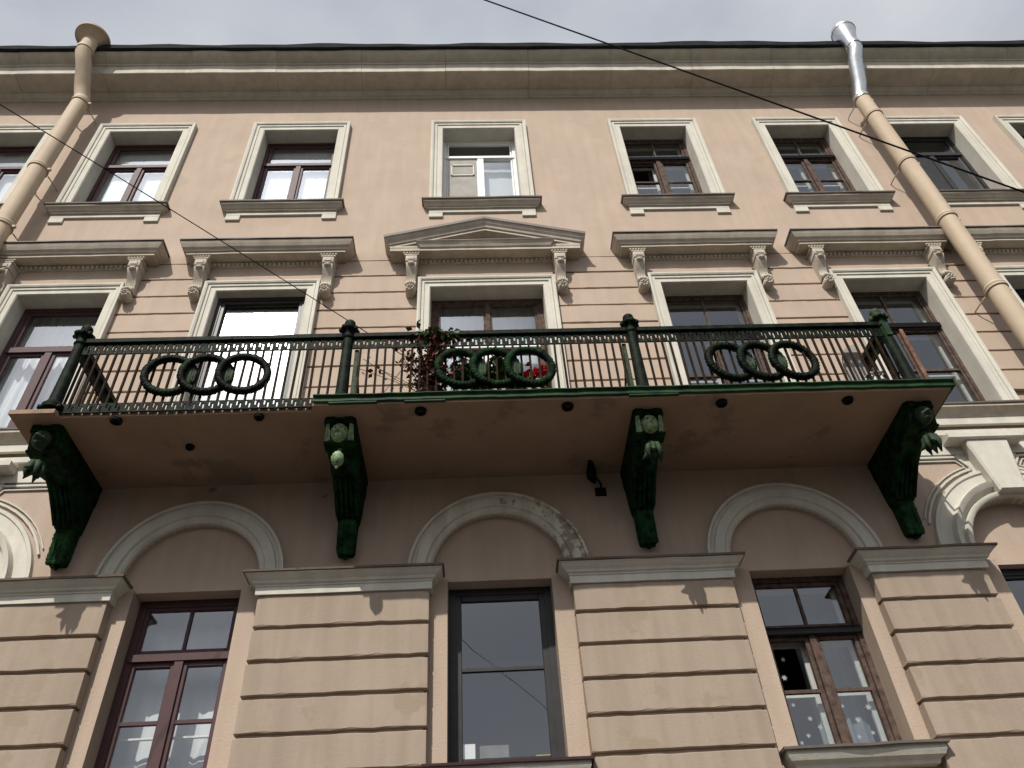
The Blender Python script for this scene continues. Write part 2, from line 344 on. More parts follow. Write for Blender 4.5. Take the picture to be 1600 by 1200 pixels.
def arch(k, rich):
    c = CL[k]; dn = .12 if rich else .05
    e = empty('blind_arch', (c, 0, ZL1), bld); n = 28
    ts = [math.pi*i/n for i in range(n+1)]
    m = MB(); pts = [(c+RI, ZL1)]+[(c+RI*math.cos(t), ZARC+RI*math.sin(t)) for t in ts]+[(c-RI, ZL1)]
    m.add([(x, dn, z) for x, z in pts], [tuple(range(len(pts)))[::-1]])
    m.loft([[(x, 0, z) for x, z in pts], [(x, dn, z) for x, z in pts]])
    m.add([(c-.52, dn, ZL1), (c+.52, dn, ZL1), (c+.52, .24, ZL1), (c-.52, .24, ZL1)], [(0, 1, 2, 3)])
    m.build('tympanum', M_pink, e)
    prof = [(RI, .02), (RI, -.04), (RI+.02, -.06), (.735, -.06), (.745, -.085), (.84, -.085), (.85, -.06), (.885, -.06), (.892, -.085), (RO, -.085), (RO, .0)]
    if rich: prof = [(RI, .1), (RI, -.055), (.70, -.075), (.735, -.075), (.745, -.02), (.785, -.03), (.80, -.085), (.835, -.105), (.86, -.115), (.875, -.035), (1.0, -.035), (1.01, -.05), (1.045, -.05), (1.05, .0)]
    a0 = -.12
    secs = []
    for i in range(n+9):
        t = a0+(math.pi-2*a0)*i/(n+8); secs.append([(c+r*math.cos(t), y, ZARC+r*math.sin(t)) for r, y in prof])
    m = MB(); m.loft(secs); m.build('archivolt', M_creamworn if k == 'C' else M_cream, e, 40)
    if rich:
        m = MB(); zt, zb = 7.07, 6.40
        def kp(y, g): return [(c-.235-g, y, zt), (c+.235+g, y, zt), (c+.135+g, y, zb-g), (c-.135-g, y, zb-g)]
        m.loft([kp(.02, .02), kp(-.13, .02), kp(-.15, 0)], True, True)
        m.build('keystone', M_cream, e)
        m = MB(); cornice([(.0, 7.07), (.17, 7.07), (.185, 7.09), (.185, 7.15), (0, 7.16)], c-.26, c+.26, m); m.build('keystone_cap', M_cream, e)
        for s in (-1, 1):                                # raised double outline of the spandrel panel
            P = lambda r, d: (c+s*r*math.cos(R(d)), ZARC+r*math.sin(R(d)))
            for path, wd, dp in (([(c+s*1.35, 6.925), (c+s*.37, 6.925), (c+s*.27, 6.79)]+[P(1.10, 76-i*7) for i in range(9)], .024, .034),
                                 ([(c+s*1.35, 6.875), (c+s*.395, 6.875), (c+s*.325, 6.785)]+[P(1.145, 72-i*7) for i in range(8)], .012, .022)):
                m = MB()
                for a, b in zip(path, path[1:]): m.bar((a[0], -.010, a[1]), (b[0], -.010, b[1]), wd, dp)
                m.build('panel_moulding', M_cream, e)
            q = [(c+s*.36, 6.97), (c+s*.10, 6.97)]+[P(1.03, 84-i*3) for i in range(5)]+[P(1.10, 74), (c+s*.27, 6.79), (c+s*.37, 6.925)]
            m = MB(); m.loft([[(x, y, z) for x, z in q] for y in (.0, -.012)], True, True); m.build('spandrel_band', M_cream, e)
    return e
for k in CL: arch(k, k in 'YAEF')

# ------------------------------------------------------------------ rusticated piers of the arched storey
PIER = [(-8.66+.1, -8.66+1.42, 5.11), (-7.05, -6.17, 5.11), (-4.75, -3.535, 5.11), (-2.125, -.475, 5.12), (.925, 2.52, 5.16), (3.93, 5.11, 5.16), (6.57, 7.45, 5.16), (8.9, 10.2, 5.16)]
for x0, x1, gz in PIER:
    e = empty('rusticated_pier', ((x0+x1)/2, 0, 0), bld); yf = -.12
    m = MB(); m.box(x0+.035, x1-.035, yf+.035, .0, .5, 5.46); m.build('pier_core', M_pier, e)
    m = MB(); m.bbox(x0-.05, x1+.05, yf-.06, 0, 0.02, .62, .02); m.build('plinth', M_gran, e)
    z = gz; tops = [5.458]
    k = 0
    while True:
        top = tops[0] if k == 0 else gz-.326*(k-1)-.019
        bot = gz-.326*k+.019
        if bot < .62: break
        d = random.uniform(-.002, .002)
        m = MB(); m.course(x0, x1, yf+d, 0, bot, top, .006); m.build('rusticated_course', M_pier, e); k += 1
    m = MB(); cornice([(.0, 5.455), (.142, 5.455), (.145, 5.53), (.155, 5.535), (.155, 5.55), (.175, 5.56), (.185, 5.58), (.21, 5.60), (.235, 5.625), (.245, 5.63), (.245, 5.642), (0, 5.65)], x0+.12, x1-.12, m)
    m.build('impost', M_cream, e)
    m = MB(); cornice([(0, 5.642), (.262, 5.642), (.265, 5.662), (0, 5.71)], x0+.12, x1-.12, m); m.build('impost_flashing', M_brownmetal, e)

# ------------------------------------------------------------------ sill course beside the balcony
for a, b in ((-XW, -4.46), (4.86, XW)):
    e = empty('string_course', ((a+b)/2, 0, 7), bld)
    for nm, pr, mm in (('sill_flashing', [(0, 7.625), (.15, 7.625), (.155, 7.645), (.02, 7.70), (0, 7.70)], M_flash),
                       ('sill_moulding', [(0, 7.49), (.05, 7.49), (.055, 7.51), (.07, 7.53), (.11, 7.575), (.135, 7.59), (.135, 7.625), (0, 7.627)], M_hood),
                       ('band', [(0, 7.385), (.045, 7.385), (.045, 7.491), (0, 7.491)], M_cream),
                       ('fillet', [(0, 7.125), (.02, 7.125), (.03, 7.15), (.075, 7.185), (.085, 7.2), (.085, 7.27), (0, 7.285)], M_cream),
                       ('lower_band', [(0, 6.965), (.022, 6.965), (.022, 7.126), (0, 7.126)], M_cream)):
        cornice(pr, a, b, ends=False).build(nm, mm, e)

# ------------------------------------------------------------------ main cornice and eaves
seam = [-13.2+.0]+[-4.864-1.503*k for k in (5, 4, 3, 2, 1)]+[-4.864+1.503*k for k in range(12)]+[13.2]
ce = empty('main_cornice', (0, 0, 15.4), bld)
cp = [(0, 15.38), (.02, 15.38), (.03, 15.40), (.07, 15.415), (.085, 15.44), (.12, 15.46), (.13, 15.50), (.45, 15.50), (.465, 15.515), (.465, 15.76), (.485, 15.77), (.49, 15.80), (.54, 15.825), (.60, 15.86), (.65, 15.90), (.67, 15.945), (0, 15.95)]
for a, b in zip(seam, seam[1:]):
    if b-a < .05: continue
    d = random.uniform(-.004, .004)
    cornice([(p+(d if p > .2 else 0), z+d) for p, z in cp], a+.0025, b-.0025, ends=False).build('cornice_section', M_corn, ce, 35)
re_ = empty('roof', (0, 0, 16), bld)
m = MB(); n = 90; secs = []                              # the rolled metal eave, a little wavy
for i in range(n+1):
    x = -XW+2*XW*i/n; j = .022*math.sin(x*1.9)+.016*math.sin(x*4.7+1)+random.uniform(-.008, .008)+.05*math.exp(-((x-5.2)/1.2)**2)
    b = random.uniform(-.012, .006)
    secs.append([(x, -.60, 15.93), (x, -.70, 15.93+b), (x, -.72, 15.95+b), (x, -.71, 16.09+j), (x, -.69, 16.105+j), (x, -.2, 16.19+j*.5)])
m.loft(secs); m.build('eave_edge', M_roof, re_)
m = MB(); m.add([(-XW,-.2,16.18),(XW,-.2,16.18),(XW,5,18.6),(-XW,5,18.6),(-XW,10,16.1),(XW,10,16.1)], [(0,1,2,3),(3,2,5,4)]); m.build('roof_sheet', M_roof, re_)
m = MB(); m.box(-XW, XW, 10, 10.2, 0, 16.1); m.box(-XW, -XW+.2, .05, 10, 0, 16.1); m.box(XW-.2, XW, .05, 10, 0, 16.1); m.build('rear_wall', M_pink, bld)

# ------------------------------------------------------------------ windows
ARCP = [(0, .27), (0, -.03), (.012, -.045), (.085, -.045), (.092, -.06), (.125, -.062), (.132, -.05), (.14, -.075), (.165, -.085), (.19, -.085), (.19, .0)]
def architrave(c, w_, z0, z1, wd, parent, m_):
    s = wd/.19; x0, x1 = c-w_/2, c+w_/2; secs = []
    for d, y in ARCP:
        d *= s; secs.append([(x0-d, y, z0), (x0-d, y, z1+d), (x1+d, y, z1+d), (x1+d, y, z0)])
    m = MB(); m.loft(secs); return m.build('architrave', m_, parent)
def room(c, w_, z0, z1, parent, dp=3.0):
    m = MB(); x0, x1, y0, y1, a, b = c-w_/2-.5, c+w_/2+.5, .30, dp, z0-.5, z1+.35
    m.add([(x0,y0,a),(x1,y0,a),(x1,y1,a),(x0,y1,a),(x0,y0,b),(x1,y0,b),(x1,y1,b),(x0,y1,b)], [(0,1,2,3),(4,7,6,5),(1,5,6,2),(2,6,7,3),(3,7,4,0)])
    for q in ((x0, c-w_/2, a, b), (c+w_/2, x1, a, b), (c-w_/2, c+w_/2, a, z0), (c-w_/2, c+w_/2, z1, b)):
        m.add([(q[0],y0,q[2]),(q[1],y0,q[2]),(q[1],y0,q[3]),(q[0],y0,q[3])], [(0,1,2,3)])
    return m.build('room', M_room, parent)

def glazing(win, c, w_, z0, z1, fm, lights, fw_=.055, y=.215, bars=(), sm=None, sw=.045, inner=None, skip=(), tilt={}, gm={}):
    """outer frame plus one sash and its panes for every light; lights = (x0, x1, z0, z1, list of muntins) in fractions / heights"""
    x0, x1 = c-w_/2, c+w_/2; m = MB()
    m.box(x0, x0+fw_, y, y+.08, z0, z1); m.box(x1-fw_, x1, y, y+.08, z0, z1)
    m.box(x0+fw_, x1-fw_, y, y+.08, z1-fw_, z1); m.box(x0+fw_, x1-fw_, y, y+.08, z0, z0+fw_)
    for b in bars:                                        # (horizontal z, thickness, proud) or ('v', x, thickness, za, zb)
        if b[0] == 'v': m.box(b[1]-b[2]/2, b[1]+b[2]/2, y-.012, y+.07, b[3], b[4])
        else: m.box(x0+fw_*.5, x1-fw_*.5, y-.02, y+.075, b[0]-b[1]/2, b[0]+b[1]/2)
    m.build('frame', fm, win)
    for i, (a, b, za, zb, mun) in enumerate(lights):
        s_ = MB(); ys, ye = y+.012, y+.06
        s_.bbox(a, a+sw, ys, ye, za, zb, .006); s_.bbox(b-sw, b, ys, ye, za, zb, .006)
        s_.bbox(a+sw, b-sw, ys, ye, zb-sw, zb, .006); s_.bbox(a+sw, b-sw, ys, ye, za, za+sw, .006)
        xs_, zs_ = [a+sw, b-sw], [za+sw, zb-sw]
        for q in mun:
            if q[0] == 'v': s_.box(q[1]-.014, q[1]+.014, ys+.004, ye-.004, za+sw, zb-sw); xs_.append(q[1])
            else: s_.box(a+sw, b-sw, ys+.003, ye-.003, q[1]-.016, q[1]+.016); zs_.append(q[1])
        s_.build('sash', (sm or fm), win)
        if inner:                                         # second, inner sash of a double window
            s_ = MB(); yi = y+.13
            sw2 = .018
            s_.box(a+.01, a+sw+sw2, yi, yi+.03, za+.01, zb-.01); s_.box(b-sw-sw2, b-.01, yi, yi+.03, za+.01, zb-.01)
            s_.box(a+sw+sw2, b-sw-sw2, yi, yi+.03, zb-sw-sw2, zb-.01); s_.box(a+sw+sw2, b-sw-sw2, yi, yi+.03, za+.01, za+sw+sw2)
            for q in mun:
                if q[0] != 'v': s_.box(a+sw+sw2, b-sw-sw2, yi+.002, yi+.028, q[1]-.013, q[1]+.013)
            s_.build('inner_sash', inner, win)
        xs_.sort(); zs_.sort(); n = 0
        for p in range(len(xs_)-1):
            for q in range(len(zs_)-1):
                n += 1
                if (i, n-1) in skip: continue
                tx = tilt.get(i, random.uniform(-.008, .008)); tz = random.uniform(-.006, .006)
                xa, xb, ya, yb = xs_[p]-.004, xs_[p+1]+.004, zs_[q]-.004, zs_[q+1]+.004; yy = y+.036; h = (yb-ya)
                g_ = MB(); t = .003
                vv = []
                for yo in (0, t):
                    for X, Z in ((xa, ya), (xb, ya), (xb, yb), (xa, yb)):
                        vv.append((X, yy+yo+(Z-ya)*math.tan(tx)+(X-(xa+xb)/2)*tz, Z))
                g_.add(vv, [(0,1,2,3)])                   # outer face carries the glass
                g_.build('pane', gm.get(i, M_glass), win)

def curtain(c, w_, z0, z1, y=.42, folds=9, amp=.025, m_=M_curt, label='', group=None, cat='curtain', name='curtain'):
    m = MB(); n = folds*6; secs = []; ph = random.uniform(0, 6)
    for i in range(n+1):
        x = c-w_/2+w_*i/n; a = 2*math.pi*folds*i/n
        d = amp*(math.sin(a+ph)+.5*math.sin(2.3*a+1))
        secs.append([(x, y+d*.5, z1), (x, y+d, (z0+z1)/2), (x, y+d*1.2, z0)])
    m.loft(secs); back = [[(p[0], p[1]+.006, p[2]) for p in s_] for s_ in secs]; m.loft(back)
    o = m.build(name, m_, None, 1); return tag(o, label, cat, group)

def top_window(k, fm, style, label=None):
    c, w_ = CT[k], WT[k]
    win = empty('window', (c, 0, ZT0), bld)
    if label: win['label'] = label
    architrave(c, w_, ZT0+.0, ZT1, .2, win, M_cream)
    hx = w_/2+.2
    m = MB(); cornice([(0, 12.025), (.155, 12.025), (.16, 12.045), (.02, 12.075), (0, 12.075)], c-hx+.05, c+hx-.05, m); m.build('sill_flashing', M_flash, win)
    m = MB(); cornice([(0, 11.90), (.06, 11.90), (.06, 11.925), (.075, 11.93), (.10, 11.965), (.125, 11.985), (.13, 11.99), (.13, 12.027), (0, 12.027)], c-hx+.05, c+hx-.05, m); m.build('sill', M_hood, win)
    m = MB(); m.bbox(c-hx, c+hx, -.032, 0, 11.825, 11.902, .004)
    for s in (-1, 1): m.bbox(min(c+s*hx, c+s*(hx-.21)), max(c+s*hx, c+s*(hx-.21)), -.032, 0, 11.715, 11.826, .004)
    m.build('apron', M_cream, win)
    zi0, zi1 = ZT0+.02, ZT1; x0, x1 = c-w_/2, c+w_/2
    room(c, w_, ZT0, ZT1, win)
    F = .06
    if style == 'plastic':                                # a fixed top light, a hinged sash on the left, a fixed one on the right
        zt = 13.58
        glazing(win, c, w_, zi0, zi1, fm, [(x0+F, x1-F, zt+.03, zi1-F, []), (x0+F, c-.03, zi0+F, zt-.03, []), (c+.03, x1-F, zi0+F, zt-.03, [])],
                bars=[(zt, .07), ('v', c, .075, zi0, zt)], sw=.05)
    elif style == 'white':
        zt = 13.74
        glazing(win, c, w_, zi0, zi1, fm, [(x0+F, x1-F, zt+.025, zi1-F, []), (x0+F, c-.03, zi0+F, zt-.025, []), (c+.03, x1-F, zi0+F, zt-.025, [])],
                bars=[(zt, .06), ('v', c+.01, .1, zi0, zt)], sw=.03)
    elif style == 'old':
        zt = 13.62; zm = 12.96
        glazing(win, c, w_, zi0, zi1, fm, [(x0+F, x1-F, zt+.04, zi1-F, [('v', c)]), (x0+F, c-.04, zi0+F, zt-.04, [('h', zm)]), (c+.04, x1-F, zi0+F, zt-.04, [('h', zm)])],
                bars=[(zt, .085), ('v', c, .07, zi0, zt)], inner=M_greyw, sw=.038, skip=((1, 1),) if k == 'D' else ())
        m = MB(); m.box(x0+F*.5, x1-F*.5, .18, .2, zt-.045, zt+.03); m.build('drip_bar', M_black, win)
    elif style == 'screen':
        zt = 13.66
        glazing(win, c, w_, zi0, zi1, fm, [(x0+F, x1-F, zt+.03, zi1-F, []), (x0+F, c-.03, zi0+F, zt-.03, [('h', 13.25)]), (c+.03, x1-F, zi0+F, zt-.03, [])],
                bars=[(zt, .07), ('v', c, .08, zi0, zt)], sw=.05)
        m = MB(); m.box(x0+F+.04, c-.07, .222, .226, zi0+F+.03, zt-.07); m.build('insect_screen', M_dark, win)
    return win
top_window('Y', M_maroon, 'plastic'); top_window('A', M_maroon, 'plastic'); top_window('B', M_maroon, 'plastic')
tcw = top_window('C', M_white, 'white', 'white plastic framed window of the top storey')
top_window('D', M_wood, 'old', 'old brown window with its left casement pane open to the dark room'); top_window('E', M_wood, 'old')
top_window('F', M_dark, 'screen'); top_window('G', M_dark, 'plastic')
# insect screen with a small vent on the white window
m = MB(); x0 = CT['C']-WT['C']/2
m.box(x0+.09, CT['C']-.06, .222, .227, ZT0+.1, 13.69); m.build('insect_screen', M_board, tcw)
m = MB()
for a, b, p, q in ((x0+.13, CT['C']-.1, 13.5, 13.52), (x0+.13, CT['C']-.1, 13.2, 13.22), (x0+.13, x0+.15, 13.2, 13.52), (CT['C']-.12, CT['C']-.1, 13.2, 13.52)): m.box(a, b, .205, .222, p, q)
m.build('screen_frame', M_wick, tcw)
GC = 'white curtains behind the upper windows'
for k, t in (('A', 'white curtain behind the top window beside the beige drainpipe funnel'), ('B', 'white curtain behind the maroon top window left of the white framed one'), ('Y', 'white curtain behind the half hidden window left of the beige drainpipe')):
    curtain(CT[k], WT[k]-.04, ZT0+.05, 14.4, y=.34, folds=7, amp=.004, label=t, group=GC)
curtain(CT['C']+.31, .5, ZT0+.05, 14.1, folds=2, amp=.003, m_=M_blind, label='flat white blind behind the white framed top window', cat='blind', name='roller_blind')

def console(cx, parent):
    m = MB()
    pr = [(0, 10.45), (-.185, 10.45), (-.185, 10.41), (-.155, 10.34), (-.11, 10.27), (-.075, 10.20), (-.07, 10.13), (-.085, 10.09), (-.08, 10.05), (0, 10.04)]
    rows = [[(cx+s*(.072 if z > 10.4 else .06), y, z) for y, z in pr] for s in (-1, 1)]; m.loft(rows)
    for s in (-1, 1): m.add([(cx+s*(.072 if z > 10.4 else .06), y, z) for y, z in pr], [tuple(range(len(pr)))])
    m.bbox(cx-.08, cx+.08, -.2, 0, 10.452, 10.575, .008)
    m.box(cx-.045, cx+.045, -.21, -.2, 10.485, 10.545)                     # raised panel of the block
    m.box(cx-.10, cx+.10, -.205, 0, 10.576, 10.6)
    for i in range(6): m.ball((cx-.1+.04*i, -.2, 10.615), .019, .02, .022, 6, 4)
    for i in range(-2, 3):                                                  # acanthus ribs
        pts = [(cx+i*.026, y-.012+.004*abs(i), z) for y, z in pr[5:9]]
        m.tube(pts, [.006, .013, .016, .02], 5)
    m.ball((cx, -.19, 10.415), .05, .03, .03, 8, 5)
    for i in range(9):                                                      # curled leaf
        t = math.pi*i/8; m.ball((cx+.062*math.cos(t), -.115, 10.05+.03*math.sin(t)), .02, .03, .035, 6, 4)
    m.lathe([(.02, -.04), (.055, -.05), (.072, -.03), (.072, .09)], (cx, -.09, 9.955), 16, 'y')
    for i in range(7):                                                      # rosette
        t = 2*math.pi*i/7; m.ball((cx+.045*math.cos(t), -.143, 9.955+.045*math.sin(t)), .02, .022, .02, 6, 4)
    m.ball((cx, -.15, 9.955), .016, .02, .015, 6, 4)
    return m.build('console', M_hood, parent, 50)

HP = [(0, 10.60), (.03, 10.60), (.035, 10.672), (.205, 10.672), (.205, 10.712), (.225, 10.717), (.235, 10.74), (.262, 10.765), (.285, 10.81), (.30, 10.845), (.305, 10.85), (.305, 10.893), (0, 10.935)]
def hood(k):
    c = CP[k]; big = k == 'C'; hb = 1.125 if big else .89
    e = empty('window_hood', (c, 0, 10.6), bld)
    if big: e['label'] = 'triangular pediment over the balcony door'
    if not big:
        m = MB(); cornice(HP[:-2], c-hb, c+hb, m); m.build('hood_moulding', M_hood, e)
        m = MB(); cornice([(0, 10.88), (.31, 10.88), (.312, 10.898), (0, 10.95)], c-hb, c+hb, m); m.build('hood_flashing', M_flash, e)
    else:
        m = MB(); cornice([(0, 10.60), (.03, 10.60), (.035, 10.655), (.215, 10.655), (.215, 10.70), (.222, 10.72), (.222, 10.75), (0, 10.76)], c-hb, c+hb, m); m.build('hood_moulding', M_hood, e)
        m = MB(); cornice([(0, 10.672), (.208, 10.672), (.212, 10.69), (.235, 10.71), (.25, 10.74), (.272, 10.775), (.285, 10.79), (0, 10.80)], c-.69, c+.69, m); m.build('inner_cornice', M_hood, e)
        m = MB(); cornice([(0, 10.791), (.288, 10.791), (.289, 10.803), (0, 10.84)], c-.69, c+.69, m); m.build('inner_flashing', M_flash, e)
        sl = .285; half = hb+.305
        rk = [(.06, 10.70), (.215, 10.70), (.215, 10.745), (.235, 10.75), (.245, 10.78), (.27, 10.81), (.29, 10.845), (.303, 10.86)]
        m = MB(); secs = []
        for p, z in rk:
            a = hb+p; z_ = lambda x: z+sl*(half-abs(x))
            secs.append([(c-a, 0, z_(a)), (c-a, -p, z_(a)), (c, -p, z_(0)), (c+a, -p, z_(a)), (c+a, 0, z_(a))])
        m.loft(secs); m.build('raking_cornice', M_hood, e)
        m = MB(); secs = []
        for p, z in ((.0, 10.858), (.309, 10.858), (.312, 10.905), (0, 10.95)):
            a = hb+p; z_ = lambda x: z+sl*(half-abs(x))
            secs.append([(c-a, -p, z_(a)), (c, -p, z_(0)), (c+a, -p, z_(a))])
        m.loft(secs); m.build('hood_flashing', M_flash, e)
        m = MB(); m.add([(c-1.2, -.05, 10.74), (c+1.2, -.05, 10.74), (c, -.05, 10.70+sl*half+.05)], [(0, 1, 2)]); m.build('tympanum', M_hood, e)
    m = MB(); n = int((2*hb)/.062)
    for i in range(n):
        x = c-hb+.03+i*(2*hb-.06)/(n-1); m.box(x-.019, x+.019, -.06, -.03, 10.607, 10.648)
    d = m.build('dentil_row', M_hood, e); d['kind'] = 'stuff'
    wx = WP[k]/2+.17+.095
    for s in (-1, 1): console(c+s*wx, e)
for k in 'YABCDEFG': hood(k)

def main_window(k, fm, style, label=None):
    c, w_, z0 = CP[k], WP[k], ZP0[k]
    win = empty('window', (c, 0, z0), bld)
    if label: win['label'] = label
    architrave(c, w_, z0-.02, ZP1, .17, win, M_cream)
    room(c, w_, z0, ZP1, win)
    x0, x1 = c-w_/2, c+w_/2; F = .06; z1 = ZP1
    if style == 'plastic':
        zt = 9.26; zi = z0
        glazing(win, c, w_, zi, z1, fm, [(x0+F, x1-F, zt+.035, z1-F, []), (x0+F, c-.035, zi+F, zt-.035, []), (c+.035, x1-F, zi+F, zt-.035, [])], bars=[(zt, .085), ('v', c, .085, zi, zt)], sw=.055, fw_=.07)
    elif style == 'glare':
        glazing(win, c, w_, z0, z1, fm, [(x0+F, x1-F, 7.75, z1-F, [])], sw=.05, fw_=.06, bars=[(7.72, .06)], y=.09, tilt={0: R(.9)}, gm={0: M_glare})
    elif style == 'door':
        zt = 9.10
        glazing(win, c, w_, z0, z1, fm, [(x0+.09, c-.02, zt+.03, z1-.07, []), (c+.02, x1-.09, zt+.03, z1-.07, []), (x0+.09, c-.04, z0+.05, zt-.05, [('h', 8.0)]), (c+.04, x1-.09, z0+.05, zt-.05, [('h', 8.0)])],
                bars=[(zt, .11), ('v', c, .055, zt, z1-.05)], sw=.04, fw_=.095)
        m = MB(); m.bbox(x0+.1, x1-.1, .165, .193, zt-.03, zt+.05, .006); m.build('transom_moulding', M_white, win)
        m = MB(); m.bbox(c-.06, c+.06, .17, .2, z0+.05, zt-.06, .006); m.build('meeting_stile', M_white, win)
    elif style == 'old':
        zt = 9.32; zm = 8.53; F = .042
        glazing(win, c, w_, z0, z1, fm, [(x0+F, x1-F, zt+.04, z1-F, [('v', c)]), (x0+F, c-.022, z0+F, zt-.04, [('h', zm)]), (c+.022, x1-F, z0+F, zt-.04, [('h', zm)])],
                bars=[(zt, .06), ('v', c, .046, z0, zt)], inner=M_greyw, sw=.034, fw_=.042)
        m = MB(); m.box(x0+.02, x1-.02, .17, .193, zt-.03, zt+.05); m.build('drip_bar', M_black, win)
        m = MB(); m.bbox(c-.026, c+.026, .185, .202, z0+.03, zt-.05, .006); m.build('meeting_stile', M_orange if k == 'E' else M_wood, win)
    return win
main_window('Y', M_maroon, 'plastic'); main_window('A', M_maroon, 'plastic'); main_window('F', M_dark, 'plastic'); main_window('G', M_dark, 'plastic')
main_window('B', M_dark, 'glare', 'window tilted open with the sun glaring white in its glass')
main_window('C', M_wood, 'door', 'brown wooden balcony door')
main_window('D', M_wood, 'old'); main_window('E', M_wood, 'old', 'tall dark window with an orange brown meeting stile')
curtain(CP['A'], WP['A']-.06, 7.8, 10.3, folds=9, amp=.025, label='white curtain behind the large maroon window at the left end of the balcony', group=GC)
curtain(CP['Y'], WP['Y']-.06, 7.8, 9.98, folds=9, amp=.03, label='white curtain behind the large window at the left edge of the facade', group=GC)
curtain(CP['C'], 1.45, 7.0, 10.4, y=.42, folds=11, amp=.012, m_=M_blind, label='pale net curtain behind the balcony door')
for k, t in (('D', 'added dim grey net curtain behind the tall window right of the balcony door'), ('E', 'added dim grey net curtain behind the tall window at the right end of the balcony')):
    curtain(CP[k], WP[k]-.04, ZP0[k]+.05, 10.4, y=1.0, folds=8, amp=.012, m_=M_shade, label=t, group='added dim net curtains')  # made-up nets, added to lighten the dark panes
for k, t in (('D', 'added dim grey net curtain behind the top window with an open pane'), ('E', 'added dim grey net curtain behind the top window left of the galvanised drainpipe'), ('F', 'added dim grey net curtain behind the top window right of the galvanised drainpipe')):
    curtain(CT[k]+(.3 if k == 'D' else 0), WT[k]-.04-(.6 if k == 'D' else 0), ZT0+.05, 14.45, y=.9, folds=6, amp=.012, m_=M_shade, label=t, group='added dim net curtains')  # upper storey nets, likewise added to lighten the glass
curtain(CL['D']+.26, .5, 3.9, 5.75, y=.7, folds=4, amp=.02, m_=M_shade, label='added dim grey net curtain behind the right half of the lower right window', group='added dim net curtains')  # one more net added behind dark glass

def low_window(k, fm, style):
    c, z0, z1 = CL[k], ZL0, ZL1; w_ = 1.04
    win = empty('window', (c, 0, z0), bld)
    x0, x1 = c-w_/2, c+w_/2; F = .06
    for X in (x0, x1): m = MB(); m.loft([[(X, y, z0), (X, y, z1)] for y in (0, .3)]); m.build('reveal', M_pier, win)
    m = MB(); cornice([(0, 3.80), (.2, 3.80), (.205, 3.82), (.0, 3.87)], c-.62+.1, c+.62-.1, m); m.add([(x0,0,3.868),(x1,0,3.868),(x1,.22,3.89),(x0,.22,3.89)], [(0,1,2,3)]); m.build('sill_flashing', M_maroon if k == 'C' else M_flash, win)
    m = MB(); cornice([(0, 3.66), (.1, 3.66), (.11, 3.69), (.15, 3.72), (.17, 3.76), (.17, 3.803), (0, 3.803)], c-.62+.1, c+.62-.1, m); m.build('sill', M_cream, win)
    room(c, w_, z0, z1, win)
    if style == 'cross':
        zt = 5.02; zm = 4.42
        glazing(win, c, w_, z0+.02, z1, fm, [(x0+F, x1-F, zt+.035, z1-F, [('v', c)]), (x0+F, c-.03, z0+F, zt-.035, [('h', zm)]), (c+.03, x1-F, z0+F, zt-.035, [('h', zm)])],
                bars=[(zt, .07), ('v', c, .08, z0, zt)], sw=.05, fw_=.075)
        m = MB(); m.tube([(x0+.08, .38, zm-.09), (x1-.08, .38, zm-.09)], .014, 6); m.build('curtain_rod', M_white, win)
    elif style == 'alu':
        glazing(win, c, w_, z0+.02, z1, fm, [(x0+F, x1-F, z0+F, z1-F, [('h', 4.783)])], sw=.07, fw_=.07)
    elif style == 'old':
        zt = 5.02; zm = 4.44
        glazing(win, c, w_, z0+.02, z1, fm, [(x0+F, x1-F, zt+.04, z1-F, [('v', c)]), (x0+F, c-.035, z0+F, zt-.04, [('h', zm)]), (c+.035, x1-F, z0+F, zt-.04, [('h', zm)])],
                bars=[(zt, .06), ('v', c, .065, z0, zt)], sw=.042, inner=M_greyw, skip=((1, 1),))
        m = MB(); m.box(x0+.02, x1-.02, .17, .193, zt-.04, zt+.03); m.build('drip_bar', M_black, win)
        rnd = random.Random(3)
        for sx, sz in ((-.36, 4.33), (-.24, 4.2), (-.3, 4.05), (-.17, 4.12), (-.12, 4.0), (-.38, 3.99), (.1, 4.3), (.2, 4.17), (.3, 4.05), (.16, 4.02), (.34, 4.28), (-.3, 4.8), (-.34, 4.62)):
            st = MB(); r = rnd.uniform(.02, .034); yy = .262 if sz < 4.43 else .34
            vv = [(c+sx, yy, sz)]+[(c+sx+(r if i % 2 == 0 else r*.45)*math.cos(i*math.pi/6), yy-.001, sz+(r if i % 2 == 0 else r*.45)*math.sin(i*math.pi/6)) for i in range(12)]
            st.add(vv, [(0, 1+i, 1+(i+1) % 12) for i in range(12)]); st.build('paper_snowflake', M_snow, win)
    return win
low_window('Y', M_maroon, 'cross'); low_window('A', M_maroon, 'cross'); low_window('B', M_maroon, 'cross'); low_window('C', M_dark, 'alu'); low_window('D', M_wood, 'old'); low_window('E', M_dark, 'cross'); low_window('F', M_dark, 'cross')
curtain(CL['B'], 1.0, 3.9, 5.75, y=.5, folds=6, amp=.008, m_=M_lace, label='pale curtain behind the lower left maroon window')
curtain(CL['C'], 1.0, 3.9, 5.3, y=1.25, folds=2, amp=.004, m_=M_shade, label='grey blind behind the dark framed window below the balcony', cat='blind', name='roller_blind')
m = MB(); m.box(CL['C']-.41, CL['C']-.28, .275, .279, 3.93, 4.12); tag(m.build('paper_print', M_paper), 'white paper print standing in the lower left corner of the dark framed window', 'paper print')
m = MB(); m.box(CL['C']-.24, CL['C']+.02, .275, .279, 3.93, 4.1); tag(m.build('grey_folder', M_dullcard), 'dull grey folder standing behind glass beside the white paper print', 'folder')
m = MB(); m.box(CL['C']+.26, CL['C']+.42, .275, .279, 3.93, 4.0); tag(m.build('yellow_note', M_yellow), 'yellow note in the lower right corner of the dark framed window', 'note')

